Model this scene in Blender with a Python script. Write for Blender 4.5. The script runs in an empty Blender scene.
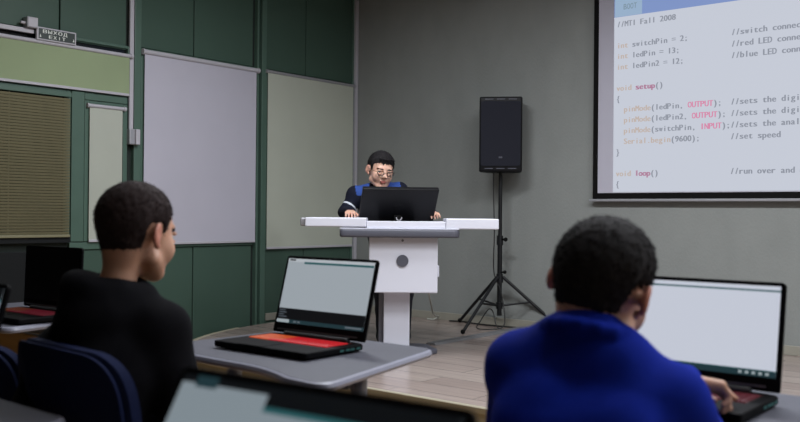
import bpy, bmesh, math, random
import numpy as np
from mathutils import Vector, Matrix, noise as mnoise

random.seed(7)
rng = np.random.default_rng(7)
S = bpy.context.scene
COL = S.collection
R = math.radians
PI = math.pi
VIEW = R(39.4)            # yaw of the camera: the room is axis aligned, the camera looks into its far left corner
XL, YB, ST = -5.59, 6.149, 0.22   # green wall, grey wall, stage height
CAMZ = 1.12
ZC = 3.15

# ------------------------------------------------------------------ materials
def srgb(r, g=None, b=None):
    if g is None: g = b = r
    f = lambda c: (c/255)/12.92 if c/255 <= .04045 else ((c/255+.055)/1.055)**2.4
    return (f(r), f(g), f(b), 1)

def mat(name, col, rough=.6, metal=0, vary=0, scale=30, bump=0, bscale=200, spec=.5, stretch=(1, 1, 1), emit=None, estr=1, coat=0, sheen=0):
    m = bpy.data.materials.new(name); m.use_nodes = True
    nt = m.node_tree; b = nt.nodes['Principled BSDF']
    b.inputs['Base Color'].default_value = col
    b.inputs['Roughness'].default_value = rough
    b.inputs['Metallic'].default_value = metal
    b.inputs['Specular IOR Level'].default_value = spec
    if coat: b.inputs['Coat Weight'].default_value = coat
    if sheen: b.inputs['Sheen Weight'].default_value = sheen
    if emit:
        b.inputs['Emission Color'].default_value = emit
        b.inputs['Emission Strength'].default_value = estr
    if vary or bump:
        tc = nt.nodes.new('ShaderNodeTexCoord'); mp = nt.nodes.new('ShaderNodeMapping')
        mp.inputs['Scale'].default_value = stretch
        nt.links.new(tc.outputs['Object'], mp.inputs['Vector'])
    if vary:
        n = nt.nodes.new('ShaderNodeTexNoise'); n.inputs['Scale'].default_value = scale; n.inputs['Detail'].default_value = 4
        nt.links.new(mp.outputs['Vector'], n.inputs['Vector'])
        mr = nt.nodes.new('ShaderNodeMapRange')
        mr.inputs['From Min'].default_value = .25; mr.inputs['From Max'].default_value = .75
        mr.inputs['To Min'].default_value = 1-vary; mr.inputs['To Max'].default_value = 1+vary
        nt.links.new(n.outputs['Fac'], mr.inputs['Value'])
        mx = nt.nodes.new('ShaderNodeVectorMath'); mx.operation = 'SCALE'
        mx.inputs[0].default_value = col[:3]
        nt.links.new(mr.outputs['Result'], mx.inputs['Scale'])
        nt.links.new(mx.outputs['Vector'], b.inputs['Base Color'])
    if bump:
        n2 = nt.nodes.new('ShaderNodeTexNoise'); n2.inputs['Scale'].default_value = bscale; n2.inputs['Detail'].default_value = 3
        nt.links.new(mp.outputs['Vector'], n2.inputs['Vector'])
        bp = nt.nodes.new('ShaderNodeBump'); bp.inputs['Strength'].default_value = bump; bp.inputs['Distance'].default_value = .01
        nt.links.new(n2.outputs['Fac'], bp.inputs['Height'])
        nt.links.new(bp.outputs['Normal'], b.inputs['Normal'])
    return m

def emis(name, col, st=1):
    m = mat(name, (0.01, 0.01, 0.01, 1), .6, emit=col, estr=st, spec=.1)
    return m

def planks(name, c1, c2, mortar, rough, pw=1.3, ph=.16):
    m = mat(name, c1, rough); nt = m.node_tree; b = nt.nodes['Principled BSDF']
    tc = nt.nodes.new('ShaderNodeTexCoord')
    br = nt.nodes.new('ShaderNodeTexBrick')
    br.inputs['Color1'].default_value = c1; br.inputs['Color2'].default_value = c2; br.inputs['Mortar'].default_value = mortar
    br.inputs['Scale'].default_value = 1; br.inputs['Mortar Size'].default_value = .0025
    br.inputs['Brick Width'].default_value = pw; br.inputs['Row Height'].default_value = ph
    br.offset = .37
    nt.links.new(tc.outputs['Object'], br.inputs['Vector'])
    mp = nt.nodes.new('ShaderNodeMapping'); mp.inputs['Scale'].default_value = (1.2, 26, 1)
    nt.links.new(tc.outputs['Object'], mp.inputs['Vector'])
    n = nt.nodes.new('ShaderNodeTexNoise'); n.inputs['Scale'].default_value = 2.2; n.inputs['Detail'].default_value = 6; n.inputs['Roughness'].default_value = .65
    nt.links.new(mp.outputs['Vector'], n.inputs['Vector'])
    mr = nt.nodes.new('ShaderNodeMapRange'); mr.inputs['From Min'].default_value = .3; mr.inputs['From Max'].default_value = .7
    mr.inputs['To Min'].default_value = .8; mr.inputs['To Max'].default_value = 1.16
    nt.links.new(n.outputs['Fac'], mr.inputs['Value'])
    vm = nt.nodes.new('ShaderNodeVectorMath'); vm.operation = 'SCALE'
    nt.links.new(br.outputs['Color'], vm.inputs[0]); nt.links.new(mr.outputs['Result'], vm.inputs['Scale'])
    nt.links.new(vm.outputs['Vector'], b.inputs['Base Color'])
    return m

M = dict(
    plaster=mat('grey_plaster', srgb(138, 141, 139), .9, vary=.05, scale=4, bump=.25, bscale=60, spec=.1, stretch=(1.3, 1, .7)),
    plainwall=mat('pale_wall_paint', srgb(150, 152, 148), .9, vary=.03, scale=3, spec=.2),
    ceil=mat('ceiling_white', srgb(205), .9, vary=.02, scale=4),
    green=mat('dark_green_panel', srgb(64, 85, 75), .5, vary=.05, scale=2.5, stretch=(1, 1, .4), spec=.25),
    green2=mat('green_frame_paint', srgb(74, 98, 87), .45, vary=.05, scale=6, spec=.4),
    seam=mat('dark_seam', srgb(24, 34, 30), .8),
    dkpanel=mat('near_black_panel', srgb(26, 28, 30), .6, vary=.05, scale=4, spec=.15),
    alu=mat('brushed_aluminium', srgb(158, 158, 164), .4, .35, vary=.04, scale=40, stretch=(1, 1, .1)),
    trunk=mat('white_plastic_trunking', srgb(176, 174, 182), .5, vary=.02, scale=8),
    base=mat('skirting_beige', srgb(146, 143, 132), .6, vary=.06, scale=9),
    lav=mat('lavender_white_fabric', srgb(180, 178, 191), .85, vary=.025, scale=3, bump=.05, bscale=400),
    gblind=mat('grey_green_fabric', srgb(176, 180, 168), .85, vary=.03, scale=3, bump=.05, bscale=400),
    tblind=mat('pale_green_fabric', srgb(140, 154, 121), .85, vary=.04, scale=3, bump=.05, bscale=400),
    nblind=mat('pale_grey_fabric', srgb(170, 174, 164), .85, vary=.03, scale=4, bump=.05, bscale=400),
    slat=mat('olive_slat', srgb(124, 120, 94), .5, vary=.06, scale=5),
    glass=mat('dark_window_glass', srgb(24, 28, 30), .15, spec=.4),
    stage=planks('stage_laminate', srgb(160, 147, 140), srgb(143, 128, 122), srgb(92, 82, 76), .22, 1.25, .19),
    floor=planks('floor_laminate', srgb(160, 132, 96), srgb(144, 118, 84), srgb(90, 70, 50), .3, 1.25, .19),
    riser=mat('cream_edge', srgb(150, 143, 124), .5, vary=.06, scale=6, stretch=(1, 1, 3)),
    white=mat('white_laminate', srgb(211, 212, 224), .4, vary=.015, scale=4),
    dkgrey=mat('dark_grey_laminate', srgb(80, 81, 92), .5, vary=.05, scale=30),
    black=mat('black_plastic', srgb(12, 12, 16), .5, vary=.08, scale=40, bump=.05, bscale=700, spec=.22),
    blackm=mat('black_metal', srgb(24, 25, 28), .4, .3, vary=.05, scale=30),
    grille=mat('speaker_grille', srgb(13, 16, 32), .8, vary=.1, scale=300, bump=.4, bscale=900),
    rubber=mat('black_rubber', srgb(12), .8, vary=.1, scale=40, spec=.15),
    desk=mat('grey_desk_laminate', srgb(76, 77, 87), .5, vary=.04, scale=25, spec=.3),
    edge=mat('pale_desk_edge', srgb(132, 133, 148), .35, vary=.03, scale=20),
    steel=mat('grey_steel_tube', srgb(120, 122, 132), .35, .6, vary=.04, scale=30),
    wood=mat('tan_wood_board', srgb(172, 134, 82), .5, vary=.14, scale=5, stretch=(1, 1, 6)),
    blue_uph=mat('navy_upholstery', srgb(14, 24, 58), .85, vary=.1, scale=60, bump=.3, bscale=600, spec=.15),
    lapblack=mat('laptop_black', srgb(10, 10, 13), .6, vary=.06, scale=50, spec=.06),
    lapgrey=mat('laptop_hinge_grey', srgb(78, 80, 84), .35, .4, vary=.05, scale=50),
    cable=mat('black_cable', srgb(22), .5, vary=.1, scale=60),
    wcable=mat('white_cable', srgb(178, 180, 172), .5, vary=.03, scale=60),
    strip=mat('grey_rubber_strip', srgb(104, 104, 106), .6, vary=.08, scale=20),
    signdark=mat('sign_dark_face', srgb(44, 54, 52), .4, vary=.04, scale=30),
    signtext=mat('sign_white_letter', srgb(214, 218, 212), .5, vary=.02, scale=60),
    glassframe=mat('glasses_frame', srgb(24, 14, 16), .35, vary=.05, scale=200),
)
M['lens'] = mat('clear_lens', (1, 1, 1, 1), .02); M['lens'].node_tree.nodes['Principled BSDF'].inputs['Transmission Weight'].default_value = 1
M['lens'].node_tree.nodes['Principled BSDF'].inputs['IOR'].default_value = 1.02
def skin(name, c):
    m = mat(name, c, .5, vary=.07, scale=28, bump=.06, bscale=300)
    b = m.node_tree.nodes['Principled BSDF']
    b.inputs['Subsurface Weight'].default_value = .15; b.inputs['Subsurface Radius'].default_value = (.01, .004, .002); b.inputs['Subsurface Scale'].default_value = .5
    return m

# ------------------------------------------------------------------ mesh helpers
class MB:
    """collects shapes into one mesh"""
    def __init__(s):
        s.bm = bmesh.new(); s.mi = 0
    def _tag(s, before, mi):
        for f in s.bm.faces:
            if f not in before: f.material_index = mi
    def add(s, other, mi=0, mtx=None):
        if mtx is not None: bmesh.ops.transform(other, matrix=mtx, verts=other.verts)
        me = bpy.data.meshes.new('tmp')
        for f in other.faces: f.material_index = mi
        other.to_mesh(me); other.free()
        s.bm.from_mesh(me); bpy.data.meshes.remove(me)
        return s
    def box(s, c, size, bev=0, seg=2, mtx=None, mi=0):
        b = bmesh.new(); bmesh.ops.create_cube(b, size=1)
        bmesh.ops.scale(b, vec=size, verts=b.verts)
        if bev: bmesh.ops.bevel(b, geom=list(b.edges), offset=bev, segments=seg, affect='EDGES', profile=.5)
        m = Matrix.Translation(c)
        if mtx is not None: m = m @ mtx
        return s.add(b, mi, m)
    def bx(s, x0, x1, y0, y1, z0, z1, bev=0, mi=0, seg=2):
        return s.box(((x0+x1)/2, (y0+y1)/2, (z0+z1)/2), (abs(x1-x0), abs(y1-y0), abs(z1-z0)), bev, seg, None, mi)
    def prism(s, pts, z0, z1, bev=0, mi=0, mtx=None, seg=2):
        b = bmesh.new()
        v0 = [b.verts.new((x, y, z0)) for x, y in pts]; v1 = [b.verts.new((x, y, z1)) for x, y in pts]
        bot = b.faces.new(v0[::-1]); top = b.faces.new(v1)
        n = len(pts)
        for i in range(n): b.faces.new((v0[i], v0[(i+1) % n], v1[(i+1) % n], v1[i]))
        bmesh.ops.recalc_face_normals(b, faces=b.faces)
        if bev:
            ed = list({e for f in (bot, top) for e in f.edges})
            bmesh.ops.bevel(b, geom=ed, offset=bev, segments=seg, affect='EDGES', profile=.5)
        return s.add(b, mi, mtx)
    def cone(s, a, b_, r0, r1=None, n=16, mi=0):
        r1 = r0 if r1 is None else r1
        a, b_ = Vector(a), Vector(b_); d = b_-a
        b = bmesh.new(); bmesh.ops.create_cone(b, cap_ends=True, segments=n, radius1=r0, radius2=r1, depth=d.length)
        q = Vector((0, 0, 1)).rotation_difference(d.normalized()).to_matrix().to_4x4()
        return s.add(b, mi, Matrix.Translation((a+b_)/2) @ q)
    def ball(s, c, r, n=16, mi=0, sc=(1, 1, 1)):
        b = bmesh.new(); bmesh.ops.create_uvsphere(b, u_segments=n, v_segments=n//2+2, radius=r)
        return s.add(b, mi, Matrix.Translation(c) @ Matrix.Diagonal((*sc, 1)))
    def tube(s, pts, r, n=8, mi=0, closed=False):
        P = [Vector(p) for p in pts]; b = bmesh.new(); rings = []
        N = len(P); up = Vector((0.013, .021, 1)).normalized()
        for i, p in enumerate(P):
            t = (P[(i+1) % N]-P[i-1]) if closed else (P[min(i+1, N-1)]-P[max(i-1, 0)])
            t.normalize()
            x = t.cross(up)
            if x.length < 1e-3: x = t.cross(Vector((1, 0, 0)))
            x.normalize(); y = x.cross(t)
            rings.append([b.verts.new(p+x*(r*math.cos(2*PI*k/n))+y*(r*math.sin(2*PI*k/n))) for k in range(n)])
        for i in range(N if closed else N-1):
            A, B = rings[i], rings[(i+1) % N]
            for k in range(n): b.faces.new((A[k], A[(k+1) % n], B[(k+1) % n], B[k]))
        if not closed: b.faces.new(rings[0][::-1]); b.faces.new(rings[-1])
        bmesh.ops.recalc_face_normals(b, faces=b.faces)
        return s.add(b, mi)
    def build(s, name, mats, parent=None, loc=(0, 0, 0), rz=0, smooth=False):
        me = bpy.data.meshes.new(name); s.bm.to_mesh(me); s.bm.free()
        for m in (mats if isinstance(mats, (list, tuple)) else [mats]): me.materials.append(m)
        if smooth:
            for p in me.polygons: p.use_smooth = True
            try: me.set_sharp_from_angle(angle=R(38))
            except Exception: pass
        o = bpy.data.objects.new(name, me); COL.objects.link(o)
        o.location = loc; o.rotation_euler = (0, 0, rz)
        if parent: o.parent = parent
        return o

def tag(o, label, cat, group=None):
    o['label'] = label; o['category'] = cat
    if group: o['group'] = group
    return o
def thing(name, label, cat, loc=(0, 0, 0), rz=0, group=None):
    o = bpy.data.objects.new(name, None); COL.objects.link(o)
    o.location = loc; o.rotation_euler = (0, 0, rz); o.empty_display_size = .1
    return tag(o, label, cat, group)
def struct(o):
    o['kind'] = 'structure'; return o
def copy_tree(o, parent=None):
    c = o.copy(); COL.objects.link(c); c.parent = parent
    for ch in list(o.children): copy_tree(ch, c)
    return c

def catmull(pts, n=6, closed=False):
    P = [Vector(p) for p in pts]; out = []; N = len(P)
    for i in range(N if closed else N-1):
        p0 = P[(i-1) % N] if closed or i > 0 else P[0]
        p1, p2 = P[i], P[(i+1) % N]
        p3 = P[(i+2) % N] if closed or i+2 < N else P[-1]
        for k in range(n):
            t = k/n
            out.append(.5*((2*p1)+(p2-p0)*t+(2*p0-5*p1+4*p2-p3)*t*t+(3*p1-3*p2+p3-p0)*t**3))
    if not closed: out.append(P[-1])
    return out
def round_poly(pts, r, n=6):
    """polygon with each corner (x,y,radius or None) rounded"""
    out = []; N = len(pts)
    for i in range(N):
        p = Vector(pts[i][:2]); a = Vector(pts[i-1][:2]); b = Vector(pts[(i+1) % N][:2])
        rr = pts[i][2] if len(pts[i]) > 2 else r
        if rr <= 0: out.append(tuple(p)); continue
        da, db = (a-p), (b-p)
        rr = min(rr, da.length*.49, db.length*.49)
        q0, q1 = p+da.normalized()*rr, p+db.normalized()*rr
        for k in range(n+1):
            t = k/n; out.append(tuple(q0*(1-t)**2+p*2*t*(1-t)+q1*t*t))
    return out

# ------------------------------------------------------------------ lettering
_glyph = {}
def glyph(ch):
    if ch not in _glyph:
        cu = bpy.data.curves.new('g', 'FONT'); cu.body = ch; cu.size = 1; cu.resolution_u = 3
        o = bpy.data.objects.new('g', cu); COL.objects.link(o)
        dg = bpy.context.evaluated_depsgraph_get(); dg.update()
        me = bpy.data.meshes.new_from_object(o.evaluated_get(dg))
        v = [tuple(q.co) for q in me.vertices]; f = [tuple(p.vertices) for p in me.polygons]
        bpy.data.objects.remove(o); bpy.data.curves.remove(cu); bpy.data.meshes.remove(me)
        _glyph[ch] = (v, f)
    return _glyph[ch]
def text_into(bm, text, x, z, cell, height, y, mi=0, bold=0, fit=.86):
    """monospaced lettering in the XZ plane facing -Y; each letter fitted to its cell"""
    for i, ch in enumerate(text):
        if ch == ' ': continue
        v, f = glyph(ch)
        if not v: continue
        xs = [p[0] for p in v]; w = max(xs)-min(xs); sx = height/.73
        tw = w*sx
        if tw > cell*fit: kx = cell*fit/tw
        elif ch not in '.,:;()/{}!|il1I' and tw < cell*.75: kx = cell*.75/tw
        else: kx = 1
        cx = x+(i+.5)*cell
        for dx in ((0,) if not bold else (-bold, bold)):
            vs = [bm.verts.new((cx+dx+(p[0]-min(xs)-w/2)*sx*kx, y-(.0002 if dx > 0 else 0), z+p[1]*sx)) for p in v]
            for q in f:
                try: bm.faces.new([vs[k] for k in q]).material_index = mi
                except ValueError: pass

# ================================================================== THE ROOM
XR, YF = 3.6, -3.2
def quadbox(name, m, x0, x1, y0, y1, z0, z1, bev=0):
    return struct(MB().bx(x0, x1, y0, y1, z0, z1, bev).build(name, m))
quadbox('floor', M['floor'], XL-.1, XR+.1, YF-.1, YB+.1, -.1, 0)
quadbox('ceiling', M['ceil'], XL-.1, XR+.1, YF-.1, YB+.1, ZC, ZC+.1)
quadbox('wall_back', M['plaster'], XL-.1, XR+.1, YB, YB+.1, 0, ZC)
quadbox('wall_left', M['seam'], XL-.12, XL-.02, YF, YB, 0, ZC)
quadbox('wall_right', M['plainwall'], XR, XR+.1, YF, YB, 0, ZC)
quadbox('wall_front', M['plainwall'], XL-.02, XR, YF-.1, YF, 0, ZC)

# stage: flat platform along the grey wall with a rounded left end
arc = [(-4.3-1.18*math.sin(t), 5.3-1.82*math.cos(t)) for t in [PI/2*i/16 for i in range(17)]]
spts = arc + [(-5.52, YB-.002), (XR-.002, YB-.002), (XR-.002, 3.48)]
sb = MB(); sb.prism(spts, 0.0, ST, mi=0)
bm = sb.bm; bm.normal_update()
for f in bm.faces: f.material_index = 0 if f.normal.z > .5 else 1
so = struct(sb.build('trim_1', [M['stage'], M['riser']])); so['label'] = 'low stage with laminate top and cream edge'
# nosing strip on the stage edge
rim = arc[:13]
nz = MB()
fr = [(XR-.002, 3.48)] + rim
for (ax, ay), (bx_, by) in zip(fr[:-1], fr[1:]):
    d = Vector((bx_-ax, by-ay)); L = d.length; an = math.atan2(d.y, d.x)
    nz.box(((ax+bx_)/2, (ay+by)/2, ST-.012), (L+.004, .03, .03), .003, 1, Matrix.Rotation(an, 4, 'Z'))
struct(nz.build('trim_2', M['riser']))
# black cable outlet in the curved stage riser
o = MB().cone((-4.98, 3.80, .10), (-4.955, 3.835, .10), .03, .03, 20).build('cable_outlet', M['rubber'], smooth=True)
tag(o, 'small round black outlet in the cream stage riser under the desk', 'outlet')

# skirting
quadbox('baseboard_back', M['base'], XL+.03, XR, YB-.018, YB, ST, ST+.062, .003)
quadbox('baseboard_left', M['base'], XL-.01, XL+.012, 5.06, YB-.02, ST, ST+.06, .003)

# green timber wall: panels and frames over a dark backing
tn = [2]
def trim(m, *a, bev=.003):
    tn[0] += 1
    return quadbox('trim_%d' % tn[0], m, *a, bev)
def panel(y0, y1, z0, z1, m='green', d=.0, bev=.004):
    return trim(M[m], XL-.03, XL+d, y0, y1, z0, z1, bev=bev)
# upper panels (seams between them stay dark)
zt0, zt1 = 2.30, ZC-.002
for y0, y1 in ((-3.18, -1.2), (-1.19, .8), (.81, 2.0), (2.01, 3.20), (3.84, 4.305), (4.315, 4.90), (5.045, 5.497), (5.507, 6.085)):
    panel(y0, y1, zt0, zt1)
panel(3.21, 3.715, 2.262, zt1)
# lower panels
zl0, zl1 = .02, .845
for y0, y1 in ((2.2, 3.275), (3.31, 3.745), (3.84, 4.315), (4.325, 4.90), (5.045, 5.49), (5.50, 6.085)):
    panel(y0, y1, zl0, zl1, 'green' if y0 > 3.3 else 'dkpanel')
panel(-3.18, 2.19, zl0, .90, 'dkpanel')
# lower rails
panel(3.285, 4.91, .85, .90, 'green2', .012)
panel(5.04, 6.09, .80, .845, 'green2', .012)
# posts between the bays
for y0, y1 in ((3.775, 3.83), (4.935, 4.955), (4.985, 5.035)):
    panel(y0, y1, 0.0, ZC-.002, 'green2', .02)
panel(6.09, YB-.003, 0.0, ZC-.002, 'green2', .01)
# pale metal strip in the corner and at the top rail of the right bay
trim(M['trunk'], XL-.0, XL+.035, YB-.04, YB-.006, ST+.06, ZC-.002)

# windows: frame ring and pane, blinds hang in front
def window(n, y0, y1, z0, z1, fw=.035):
    b = MB()
    b.bx(XL-.03, XL+.012, y0, y0+fw, z0, z1, .003); b.bx(XL-.03, XL+.012, y1-fw, y1, z0, z1, .003)
    b.bx(XL-.03, XL+.012, y0+fw, y1-fw, z0, z0+fw, .003); b.bx(XL-.03, XL+.012, y0+fw, y1-fw, z1-fw, z1, .003)
    w = struct(b.build('window_%d' % n, M['green2']))
    MB().bx(XL-.025, XL-.015, y0+fw, y1-fw, z0+fw, z1-fw).build('window_pane', M['glass'], w)
    return w
window(1, 1.9, 3.285, .905, 1.925)
window(2, 3.39, 3.725, .905, 1.872)
panel(3.39, 3.725, 1.875, 1.925, 'green2', .012)
window(3, 1.9, 3.745, 1.93, 2.29, .02)
window(4, 3.835, 4.93, .905, 2.295)
window(5, 5.04, 6.085, .85, 2.295)
panel(3.29, 3.385, .905, 1.925, 'green2', .018)
panel(-3.18, 1.89, .905, 2.29, 'dkpanel')
# dark lower strip under the venetian blind
trim(M['dkpanel'], XL-.0, XL+.03, 1.9, 3.283, .90, .955)

# roller blinds
def roller(label, y0, y1, z0, z1, m, tube=True, hang=.03, tr=.018, capm='trunk'):
    t = thing('roller_blind', label, 'roller blind', (XL+hang, (y0+y1)/2, z0))
    w = (y1-y0)/2; h = z1-z0
    MB().bx(-.0015, .0015, -w, w, 0, h-.02).build('fabric', m, t)
    MB().bx(-.006, .006, -w, w, -.004, .014, .003).build('bottom_bar', M['trunk'], t)
    MB().cone((0, -w-.008, h-.008), (0, w+.008, h-.008), tr, tr, 16).build('roller_tube', M['trunk'] if capm == 'trunk' else M['alu'], t, smooth=True)
    b = MB(); b.cone((0, w+.008, h-.008), (0, w+.026, h-.008), tr*1.25, tr*1.25, 16); b.build('bracket', M[capm], t, smooth=True)
    b = MB(); b.cone((0, -w-.02, h-.008), (0, -w-.008, h-.008), tr*1.25, tr*1.25, 16); b.build('bracket', M[capm], t, smooth=True)
    return t
roller('wide lavender white roller blind pulled down on the green wall', 3.852, 4.915, .875, 2.275, M['lav'])
roller('grey green roller blind pulled down beside the room corner', 5.045, 6.085, .815, 2.285, M['gblind'], hang=.026, tr=.013, capm='alu')
roller('narrow pale grey roller blind behind the boy in black', 3.418, 3.675, .905, 1.845, M['nblind'], hang=.026, tr=.013)
roller('long low pale green roller blind over the slatted blind', 1.95, 3.725, 1.935, 2.225, M['tblind'], hang=.03, tr=.014)
# venetian blind
t = thing('venetian_blind', 'olive horizontal slat blind at the left edge, closed', 'venetian blind', (XL+.035, 2.6, .95))
b = MB(); n = 47
for i in range(n):
    z = .015+i*.0194
    b.box((0, 0, z), (.002, 1.335, .0178), 0, 1, Matrix.Rotation(R(32), 4, 'Y'))
b.build('slats', M['slat'], t)
MB().bx(-.012, .012, -.67, .67, -.012, .006, .003).build('bottom_rail', M['slat'], t)
MB().bx(-.014, .014, -.67, .67, .925, .955, .003).build('head_rail', M['green2'], t)
for y in (-.5, 0.25): MB().bx(-.010, -.008, y-.004, y+.004, 0, .93).build('ladder_tape', M['slat'], t)

# conduit, junction box, trunking
tag(MB().bx(XL-.0, XL+.022, 3.735, 3.768, 1.70, ZC-.004, .004).build('cable_conduit', M['trunk']), 'vertical white cable conduit on the green wall left of the lavender blind', 'conduit')
t = thing('junction_box', 'small white box at the lower end of the vertical conduit', 'junction box', (XL, 3.765, 1.59))
MB().bx(0, .05, -.045, .0, 0, .11, .006).build('back_box', M['alu'], t)
MB().bx(.012, .062, .0, .035, .0, .11, .005).build('cover', M['trunk'], t)
b = MB(); b.bx(XL+.002, XL+.03, 1.9, 3.01, 2.262, 2.292, .004)
tag(b.build('cable_trunking', M['trunk']), 'white horizontal cable trunking running to the exit sign', 'trunking')

# exit sign with its little supply box
ang = R(90)
t = thing('exit_sign', 'small framed bilingual exit sign above the pale green blind', 'exit sign', (XL+.055, 3.155, 2.225), 0)
MB().bx(-.02, .0, -.14, .14, .0, .085, .004).build('housing', M['trunk'], t)
MB().bx(-.001, .003, -.128, .128, .010, .075).build('face', M['signdark'], t)
MT = Matrix.Rotation(R(90), 4, 'Z') @ Matrix.Translation((0, -.0045, 0))
for tx, x, z, ce in (('ВЫХОД', -.105, .047, .036), ('EXIT', -.062, .016, .031)):
    bm = bmesh.new(); text_into(bm, tx, x, z, ce, .0225, 0, bold=.0012, fit=.9)
    MB().add(bm, 0, MT).build('lettering', M['signtext'], t)
for sx in (-.118, .118):
    bm = bmesh.new(); bm.faces.new([bm.verts.new(p) for p in ((sx-.006, 0, .018), (sx+.006, 0, .018), (sx, 0, .04))])
    MB().add(bm, 0, MT).build('arrow', M['signtext'], t)
MB().bx(-.05, -.02, -.03, .03, .03, .06).build('wall_bracket', M['trunk'], t)
t = thing('junction_box', 'little grey box beside the left end of the exit sign', 'junction box', (XL+.002, 2.985, 2.293))
MB().bx(0, .06, -.04, .035, 0, .07, .005).build('back_box', M['alu'], t)
MB().bx(.06, .064, -.035, .03, .005, .065, .001).build('cover', M['trunk'], t)
MB().cone((.03, -.04, .03), (.03, -.07, .03), .012, .008, 12).build('cable_gland', M['trunk'], t, smooth=True)

# ================================================================== projection screen with projected slide
t = thing('projection_screen', 'large wall projection screen with black border showing projected program code', 'projection screen', (-1.85, YB-.03, 1.225))
xs0, xs1 = -3.155+1.85, 1.33
zz = 1.8
yb = -.02
MB().bx(xs0, xs1, yb, yb+.03, .012, zz).build('black_border', M['rubber'], t)
MB().bx(xs0+.041, xs1-.041, yb-.002, yb, .056, zz-.05).build('screen_fabric', M['lav'], t)
b = MB(); b.bx(xs0-.015, xs1+.015, yb-.012, yb+.026, -.006, .012, .003); b.cone((xs0-.03, yb+.007, .003), (xs0-.015, yb+.007, .003), .008, .008, 10)
b.build('bottom_bar', M['alu'], t)
MB().bx(xs0-.03, xs1+.03, yb-.03, yb+.028, zz, zz+.08, .01).build('roller_case', M['trunk'], t)
SL = [emis('slide_white', srgb(196, 201, 213)), emis('slide_blue', srgb(126, 147, 196)), emis('slide_tab', srgb(150, 174, 200)),
      emis('code_grey', srgb(140, 145, 157)), emis('code_tan', srgb(190, 175, 166)), emis('code_magenta', srgb(170, 112, 142)), emis('code_pink', srgb(212, 132, 166)), emis('code_teal', srgb(122, 142, 156))]
X0 = -2.99+1.85; Z0 = -1.225
xsl1 = 1.2
ysl = yb-.004
sb = MB()
def face(bm, x0, x1, z0, z1, y, mi):
    f = bm.faces.new([bm.verts.new(p) for p in ((x0, y, z0), (x1, y, z0), (x1, y, z1), (x0, y, z1))]); f.material_index = mi
face(sb.bm, X0, xsl1, 1.287+Z0, 2.565+Z0, ysl, 0)
face(sb.bm, X0, xsl1, 2.565+Z0, zz-.06, ysl, 1)
face(sb.bm, X0+.005, X0+.215, 2.567+Z0, 2.70+Z0, ysl-.0006, 2)
slide = sb.build('projected_slide', SL, t)
xcol = -2.968+1.85; cell = .0297
zb = lambda i: 2.492-.0778*i+Z0
hh = .042
yt = ysl-.0012
rows = {0: [(0, '//MTI Fall 2008', 3)],
        2: [(0, 'int', 4), (4, 'switchPin = 2;', 3), (28, '//switch connected to', 3)],
        3: [(0, 'int', 4), (4, 'ledPin = 13;', 3), (28, '//red LED connected to', 3)],
        4: [(0, 'int', 4), (4, 'ledPin2 = 12;', 3), (28, '//blue LED connected to', 3)],
        6: [(0, 'void', 4), (5, 'setup', 5), (10, '()', 3)],
        7: [(0, '{', 3)],
        8: [(2, 'pinMode', 4), (9, '(ledPin,', 3), (18, 'OUTPUT', 6), (24, ');', 3), (28, '//sets the digital', 3)],
        9: [(2, 'pinMode', 4), (9, '(ledPin2,', 3), (19, 'OUTPUT', 6), (25, ');', 3), (28, '//sets the digital', 3)],
        10: [(2, 'pinMode', 4), (9, '(switchPin,', 3), (21, 'INPUT', 6), (26, ');', 3), (28, '//sets the analog', 3)],
        11: [(2, 'Serial.begin', 4), (14, '(9600);', 3), (28, '//set speed', 3)],
        12: [(0, '}', 3)],
        14: [(0, 'void', 4), (5, 'loop', 5), (9, '()', 3), (28, '//run over and over', 3)],
        15: [(0, '{', 3)]}
def code_line(segs, i):
    b = MB()
    for c, tx, mi in segs:
        text_into(b.bm, tx, xcol+c*cell, zb(i), cell, hh, yt, mi, bold=(.0034 if mi == 5 else .0022))
    b.build('code_line', SL, slide)
for i, segs in rows.items(): code_line(segs, i)
b = MB(); text_into(b.bm, 'BOOT', xcol+.05, 2.615+Z0, .026, .042, yt, 7, bold=.001)
b.build('tab_lettering', SL, slide)

# ================================================================== speaker and tripod
pole = (-3.897, 5.987)
lx, ly = pole
t = thing('speaker_stand', 'black tripod speaker stand in front of the grey wall', 'speaker stand', (lx, ly, ST))
H0 = .22+.0
zc = lambda z: z-ST
MB().cone((0, 0, .10), (0, 0, .70), .019, .019, 18).build('lower_pole', M['blackm'], t, smooth=True)
MB().cone((0, 0, .68), (0, 0, 1.225), .0155, .0155, 18).build('upper_pole', M['blackm'], t, smooth=True)
b = MB(); b.cone((0, 0, .655), (0, 0, .73), .027, .025, 18); b.build('collar', M['blackm'], t, smooth=True)
b = MB(); b.cone((0, 0, .70), (.055, -.01, .70), .008, .008, 10); b.ball((.06, -.012, .70), .017); b.build('knob', M['rubber'], t, smooth=True)
MB().cone((0, 0, .36), (0, 0, .43), .030, .026, 18).build('hub', M['blackm'], t, smooth=True)
b = MB(); b.cone((0, 0, .44), (.05, -.01, .445), .007, .007, 10); b.ball((.055, -.012, .445), .014); b.build('knob', M['rubber'], t, smooth=True)
MB().cone((0, 0, .155), (0, 0, .205), .027, .027, 18).build('brace_collar', M['blackm'], t, smooth=True)
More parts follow.
